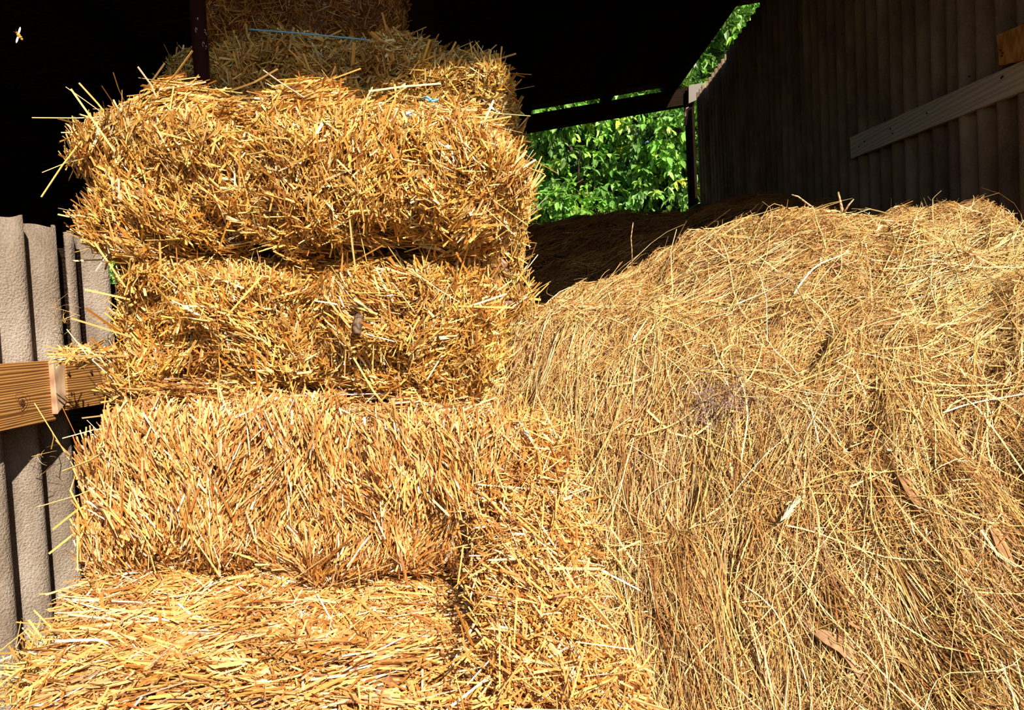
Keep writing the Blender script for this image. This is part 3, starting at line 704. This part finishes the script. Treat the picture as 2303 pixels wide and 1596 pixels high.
o=g.build('wooden_block',M_plank,bevel=.003); tag(o,'orange-brown wooden block nailed over the pale board at the right edge','block')
for (px,py) in [(2268,112),(2272,118),(2270,125)]:
    q=wallpt(px,py)-np.array([.032,0,0]); g=Geo(); g.tube([q+np.array([.004,0,0]),q+np.array([-.003,0,0])],.004,8); n_=g.build('nail',M_nail); n_.parent=o

# roof: boards on rafters, sloping down to the left
zr_l = P(1150,252,9.5)[2]; zr_r = P(1520,188,9.5)[2]; xl_=P(1150,252,9.5)[0]; xr_=P(1520,188,9.5)[0]
sl=(zr_r-zr_l)/(xr_-xl_)
def zroof(x): return zr_l+sl*(x-xl_)
YF=-.45
def roofpanel(g,x0,x1,y0,y1,th=.04,dz=0):
    g.hexa([(x0,y0,zroof(x0)+dz),(x1,y0,zroof(x1)+dz),(x1,y1,zroof(x1)+dz),(x0,y1,zroof(x0)+dz),(x0,y0,zroof(x0)+dz+th),(x1,y0,zroof(x1)+dz+th),(x1,y1,zroof(x1)+dz+th),(x0,y1,zroof(x0)+dz+th)])
g=Geo(); re=2.20
yb=YF; i=0; rr=np.random.RandomState(6)
while yb<9.7:
    w_=.235; roofpanel(g,-7,re,yb,min(yb+w_+.01,9.72),.025,.02+(i%2)*.022+rr.uniform(0,.006)); yb+=w_; i+=1
roofpanel(g,-7,re,YF,9.72,.02,.10)
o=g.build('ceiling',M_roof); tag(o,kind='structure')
g=Geo(); roofpanel(g,re,6.5,YF,7.3,.06,.02); o=g.build('roof_bay',M_roof); tag(o,kind='structure')
for xx in (-5.6,-4.2,-2.8,-1.5,.33,1.32,2.12):
    g=Geo(); x0,x1=xx-.05,xx+.05
    if xx>1.4: x0,x1=xx-.06,xx+.06
    g.hexa([(x0,YF,zroof(xx)-.13),(x1,YF,zroof(xx)-.13),(x1,9.6,zroof(xx)-.13),(x0,9.6,zroof(xx)-.13),(x0,YF,zroof(xx)+.02),(x1,YF,zroof(xx)+.02),(x1,9.6,zroof(xx)+.02),(x0,9.6,zroof(xx)+.02)])
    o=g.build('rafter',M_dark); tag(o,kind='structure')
# back wall: left of the opening boarded to the roof, a low wall under it
def bwall(g,px0,px1,py0,py1,d=9.5,th=.06):
    a,b,c_,e=P(px0,py0,d),P(px1,py0,d),P(px1,py1,d),P(px0,py1,d); t=np.array([0,th,0]); g.hexa([a,b,c_,e]+[v+t for v in (a,b,c_,e)])
g=Geo(); xo=P(1147,400,9.5)[0]
hx0,hx1=P(178,540,9.5)[0],P(262,540,9.5)[0]; hz0,hz1=P(220,640,9.5)[2],P(220,508,9.5)[2]
def wb(g,x0,x1,z0,z1,slope=False):
    za,zb=(zroof(x0)+.05,zroof(x1)+.05) if slope else (z1,z1)
    g.hexa([(x0,9.5,z0),(x1,9.5,z0),(x1,9.5,zb),(x0,9.5,za),(x0,9.56,z0),(x1,9.56,z0),(x1,9.56,zb),(x0,9.56,za)])
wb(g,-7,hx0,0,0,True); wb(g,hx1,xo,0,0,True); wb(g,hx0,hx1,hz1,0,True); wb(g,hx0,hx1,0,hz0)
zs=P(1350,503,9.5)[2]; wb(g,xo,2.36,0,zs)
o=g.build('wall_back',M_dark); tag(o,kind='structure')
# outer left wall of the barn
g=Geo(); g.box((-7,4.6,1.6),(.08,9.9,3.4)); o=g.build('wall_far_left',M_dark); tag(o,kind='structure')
# eaves beam across the opening, posts, bracket
g=Geo(); a,b,c_,e=P(1140,266,9.4),P(1548,196,9.4),P(1548,234,9.4),P(1140,303,9.4); t=np.array([0,.12,0]); g.hexa([a,b,c_,e]+[v+t for v in (a,b,c_,e)])
o=g.build('eaves_beam',M_dark); tag(o,'black timber beam over the opening at the back of the barn','beam')
def post(name,px0,px1,pyt,d,m,label,cat='post',round_=False,py_b=None,zb=0):
    a=P(px0,pyt,d); b=P(px1,pyt,d); g=Geo(); cx_=(a[0]+b[0])/2; w_=b[0]-a[0]
    if round_: g.tube([(cx_,d,zb),(cx_,d,a[2])],w_/2,24)
    else: g.box((cx_,d,(a[2]+zb)/2),(w_,w_,a[2]-zb))
    o=g.build(name,m,smooth=False,bevel=0 if round_ else .004)
    if round_:
        for p in o.data.polygons: p.use_smooth = len(p.vertices)==4
    return tag(o,label,cat)
post('timber_post',1144,1156,295,9.42,M_dark,'thin dark post at the left side of the bright back opening')
rpost=post('timber_post',1541,1559,232,9.42,M_dark,'dark post at the right side of the bright back opening')
post('timber_post',908,974,-60,5.2,M_dark,'broad black post rising behind the high dim bale')
g=Geo(); a,b,c_,e=P(1549,192,9.30),P(1580,186,9.30),P(1566,225,9.30),P(1549,232,9.30); t=np.array([0,.06,0]); g.hexa([a,b,c_,e]+[v+t for v in (a,b,c_,e)])
o=g.build('beam_end',mat('grey_beam_end',(.22,.19,.16),.9,.1)); tag(o,'pale grey beam end at the corner of the back opening','beam')
g=Geo(); a,b,c_,e=P(1543,242,9.33),P(1549,240,9.33),P(1545,280,9.33),P(1538,284,9.33); t=np.array([0,.03,0]); g.hexa([a,b,c_,e]+[v+t for v in (a,b,c_,e)])
o=g.build('knee_brace',mat('pinkish_brace',(.35,.16,.12),.8)); o.parent=rpost; o['label']='small reddish brace'
# maroon pipe in front of the shaded bale
pp=post('steel_pipe_post',409,444,-260,2.03,M_pipe,'dark maroon steel pipe post standing behind the topmost sunlit bale','pole',True)
cxp=(P(409,-260,2.03)[0]+P(444,-260,2.03)[0])/2; rp=(P(444,0,2.03)[0]-P(409,0,2.03)[0])/2
for i,(px,py,s) in enumerate([(416,66,.004),(434,74,.006),(428,96,.004),(443,101,.003),(437,64,.003),(421,40,.002)]):
    q=P(px,py,2.0); dx=np.clip(q[0]-(P(426,py,2.03)[0]),-rp*.9,rp*.9); yy=2.03-math.sqrt(rp*rp-dx*dx)-.0008; zz=q[2]
    th=np.linspace(0,4.5,10); pts=np.stack([cxp+dx+s*.6*np.cos(th),np.full(10,yy),zz+s*1.5*np.sin(th)],1)
    g=Geo(); g.tube(pts,.0009,5); n_=g.build('paint_fleck',M_lichen,smooth=True); n_.parent=pp

# ------------------------------------------------------------------ bee
bp=P(42,79,.95); be=empty('bee',bp,'tiny orange bee flying in front of the dark upper left','bee')
def ell(g,c,s,col,m=14,k=9,R=None):
    V=np.array([(math.sin(math.pi*i/(k-1))*math.cos(2*math.pi*j/m),math.sin(math.pi*i/(k-1))*math.sin(2*math.pi*j/m),math.cos(math.pi*i/(k-1))) for i in range(k) for j in range(m)])*np.array(s)
    if R is not None: V=V@R.T
    Q=[(i*m+j,i*m+(j+1)%m,(i+1)*m+(j+1)%m,(i+1)*m+j) for i in range(k-1) for j in range(m)]; g.add(V+c,Q=Q,col=col)
def rotx(a,ax): return np.array(Matrix.Rotation(a,3,ax))
Rb=rotx(T(-35),'Y')
g=Geo(); ell(g,bp,(.0022,.0022,.0026),(.55,.26,.04),R=Rb); g.build('thorax',M_tint,be,True,True)
g=Geo(); 
for i,z in enumerate([-.0035,-.0050,-.0064]): ell(g,bp+Rb@np.array([0,0,z]),(.0021-.0003*i,.0021-.0003*i,.0013),[(.70,.36,.04),(.12,.05,.02),(.62,.30,.04)][i],R=Rb)
g.build('abdomen',M_tint,be,True,True)
g=Geo(); ell(g,bp+Rb@np.array([0,0,.0036]),(.0016,.0016,.0014),(.25,.12,.04),R=Rb); 
for s in(-1,1): g.tube([bp+Rb@np.array([s*.0006,-.001,.0045]),bp+Rb@np.array([s*.0022,-.0015,.0065])],.00018,5,col=(.1,.05,.03))
g.build('head',M_tint,be,True,True)
for s in (-1,1):
    d0=np.array([.35*s+.0,-.25,.75*s]); d0=np.array([.0028,-.001,.0085]) if s>0 else np.array([-.0030,-.001,-.0088])
    g=Geo(); R_=rotx(T(20),'Y'); ell(g,bp+d0*.62,(.0014,.0003,.0046),(.75,.62,.58),R=R_); g.build('wing',M_tint,be,True,True)

# ------------------------------------------------------------------ trees beyond
GREEN=np.array([[.21,.42,.06],[.28,.50,.08],[.14,.31,.05],[.40,.55,.05],[.26,.46,.13]]); GW=np.array([.32,.25,.23,.04,.16])
def leaves(g, r, base, dr, L, wfac, col):
    n=len(base); up=np.array([0,0,1.]); s=np.cross(dr,up+rand_dirs(r,n)*.5); s/=np.linalg.norm(s,axis=1)[:,None]+1e-9; nn=np.cross(s,dr)
    w=(L*wfac)[:,None]; L=L[:,None]; curl=nn*L*-.12
    V=np.stack([base, base+dr*L*.33+s*w*.5+nn*w*.18, base+dr*L*.35, base+dr*L*.33-s*w*.5+nn*w*.18,
                base+dr*L*.68+s*w*.36+nn*w*.14+curl*.4, base+dr*L*.68+curl*.4, base+dr*L*.68-s*w*.36+nn*w*.14+curl*.4, base+dr*L+curl],1)
    q=np.array([(1,2,5,4),(2,3,6,5)]); t=np.array([(0,2,1),(0,3,2),(4,5,7),(5,6,7)])
    o=(np.arange(n)*8)[:,None,None]; g.add(V.reshape(-1,3),Q=(o+q).reshape(-1,4),T=(o+t).reshape(-1,3),col=np.repeat(col,8,0))
def tree(loc, blobs, nsh, seed, label, Lf=.10, trunk_h=2.0, dark=1.0):
    r=np.random.RandomState(seed); loc=np.array(loc,float)
    e=empty('leafy_tree',loc,label,'tree','trees outside')
    g=Geo(); fork=loc+np.array([0,0,trunk_h]); g.tube([loc,loc+np.array([.05,0,trunk_h*.5]),fork],[.14,.12,.10],10)
    g.build('trunk',M_bark,e,True)
    g=Geo(); bl=np.array([b[:3] for b in blobs]); br=np.array([b[3] for b in blobs])
    for b,rad in zip(bl,br):
        mid=(fork+b)/2+r.normal(0,.15,3); g.tube([fork,mid,b],[.07,.045,.025],7)
        for _ in range(9):
            d=rand_dirs(r,1)[0]; q=b+d*rad*.9; g.tube([b,(b+q)/2+r.normal(0,.06,3),q],[.022,.014,.005],5)
    g.build('branches',M_bark,e,True)
    g=Geo(); k=r.choice(len(blobs),nsh,p=br**2/(br**2).sum()); d=rand_dirs(r,nsh); rad=br[k]*r.uniform(.45,1,nsh)**.5
    st=bl[k]+d*rad[:,None]
    sd=d*.6+rand_dirs(r,nsh)*.6+np.array([0,0,-.35]); sd/=np.linalg.norm(sd,axis=1)[:,None]
    cl=pick(r,nsh,GREEN*dark,GW,.15)*np.exp(.35*wob(seed+3,1.3)(bl[k]+d))[:,None]
    per=9
    for j in range(per):
        t=.05+j*.032; base=st+sd*t+np.array([0,0,-.6])*t*t
        dr=sd*.5+rand_dirs(r,nsh)*.75+np.array([0,0,-.45]); dr/=np.linalg.norm(dr,axis=1)[:,None]
        leaves(g,r,base,dr,Lf*r.uniform(.6,1.15,nsh),.52,np.clip(cl*np.exp(r.normal(0,.15,(nsh,1))),0,.8))
    g.build('foliage',M_leaf,e,False,True)
    return e
D=13.0
bl=[]
rr=np.random.RandomState(77)
for px,py,rd in [(1180,330,.8),(1290,300,.8),(1400,290,.9),(1500,280,.8),(1580,330,.8),(1200,430,.8),(1300,420,.7),(1420,420,.8),(1520,430,.8),(1600,450,.8),(1250,520,.8),(1380,530,.8),(1500,530,.8),(1600,200,.8),(1500,180,.7),(1640,110,.6),(1700,40,.7),(1740,140,.7),(1560,60,.8),(1640,-20,.7),(1350,180,.8),(1200,200,.8)]:
    q=P(px,py,D+rr.uniform(-.5,.9)); bl.append((q[0],q[1],q[2],rd))
tree((2.2,D+.3,0),bl,4200,5,'bright green leafy tree filling the back opening',.165,2.2)
bl=[]
for px,py,rd in [(200,480,1.0),(260,560,1.0),(150,580,1.0),(210,640,1.0)]:
    q=P(px,py,14.5); bl.append((q[0],q[1],q[2],rd))
tree((P(210,600,14.5)[0],14.5,0),bl,1200,8,'green tree glimpsed through the gap above the left fence',.12,1.2)
bl=[]
for px,py,rd in [(1150,250,1.3),(1300,350,1.4),(1480,330,1.5),(1600,420,1.4),(1200,500,1.4),(1400,520,1.4),(1560,560,1.4)]:
    q=P(px,py,17.5); bl.append((q[0],q[1],q[2],rd))
tree((P(1400,500,17.5)[0],17.5,0),bl,2600,15,'tree behind the bright leafy one, leaves darkened as its shaded gaps',.15,2.0,.35)  # leaf colour darkened to paint shade between the front tree's leaves

# ------------------------------------------------------------------ light
sun=bpy.data.lights.new('sun','SUN'); sun.energy=9.1; sun.angle=T(.55); sun.color=(1,.94,.83)
so=bpy.data.objects.new('sun',sun); C.objects.link(so)
ld=Vector((-.36,.74,-.60)); so.rotation_euler=ld.to_track_quat('-Z','Y').to_euler(); so.location=(3,-5,6)
w=bpy.data.worlds.new('sky'); sc.world=w; w.use_nodes=True; nt=w.node_tree; bg=nt.nodes['Background']
st=nt.nodes.new('ShaderNodeTexSky'); st.sky_type='NISHITA'; st.sun_disc=False; st.sun_elevation=T(38); st.sun_rotation=T(154); st.air_density=1.0; st.dust_density=.6
nt.links.new(st.outputs[0],bg.inputs[0]); bg.inputs[1].default_value=.105
vs=sc.view_settings; vs.view_transform='Standard'; vs.look='None'; vs.gamma=1; vs.use_curve_mapping=False; vs.exposure=0
sc.cycles.adaptive_threshold=.07; sc.cycles.max_bounces=4; sc.cycles.diffuse_bounces=2; sc.cycles.glossy_bounces=1; sc.cycles.transmission_bounces=2; sc.cycles.caustics_reflective=False; sc.cycles.caustics_refractive=False
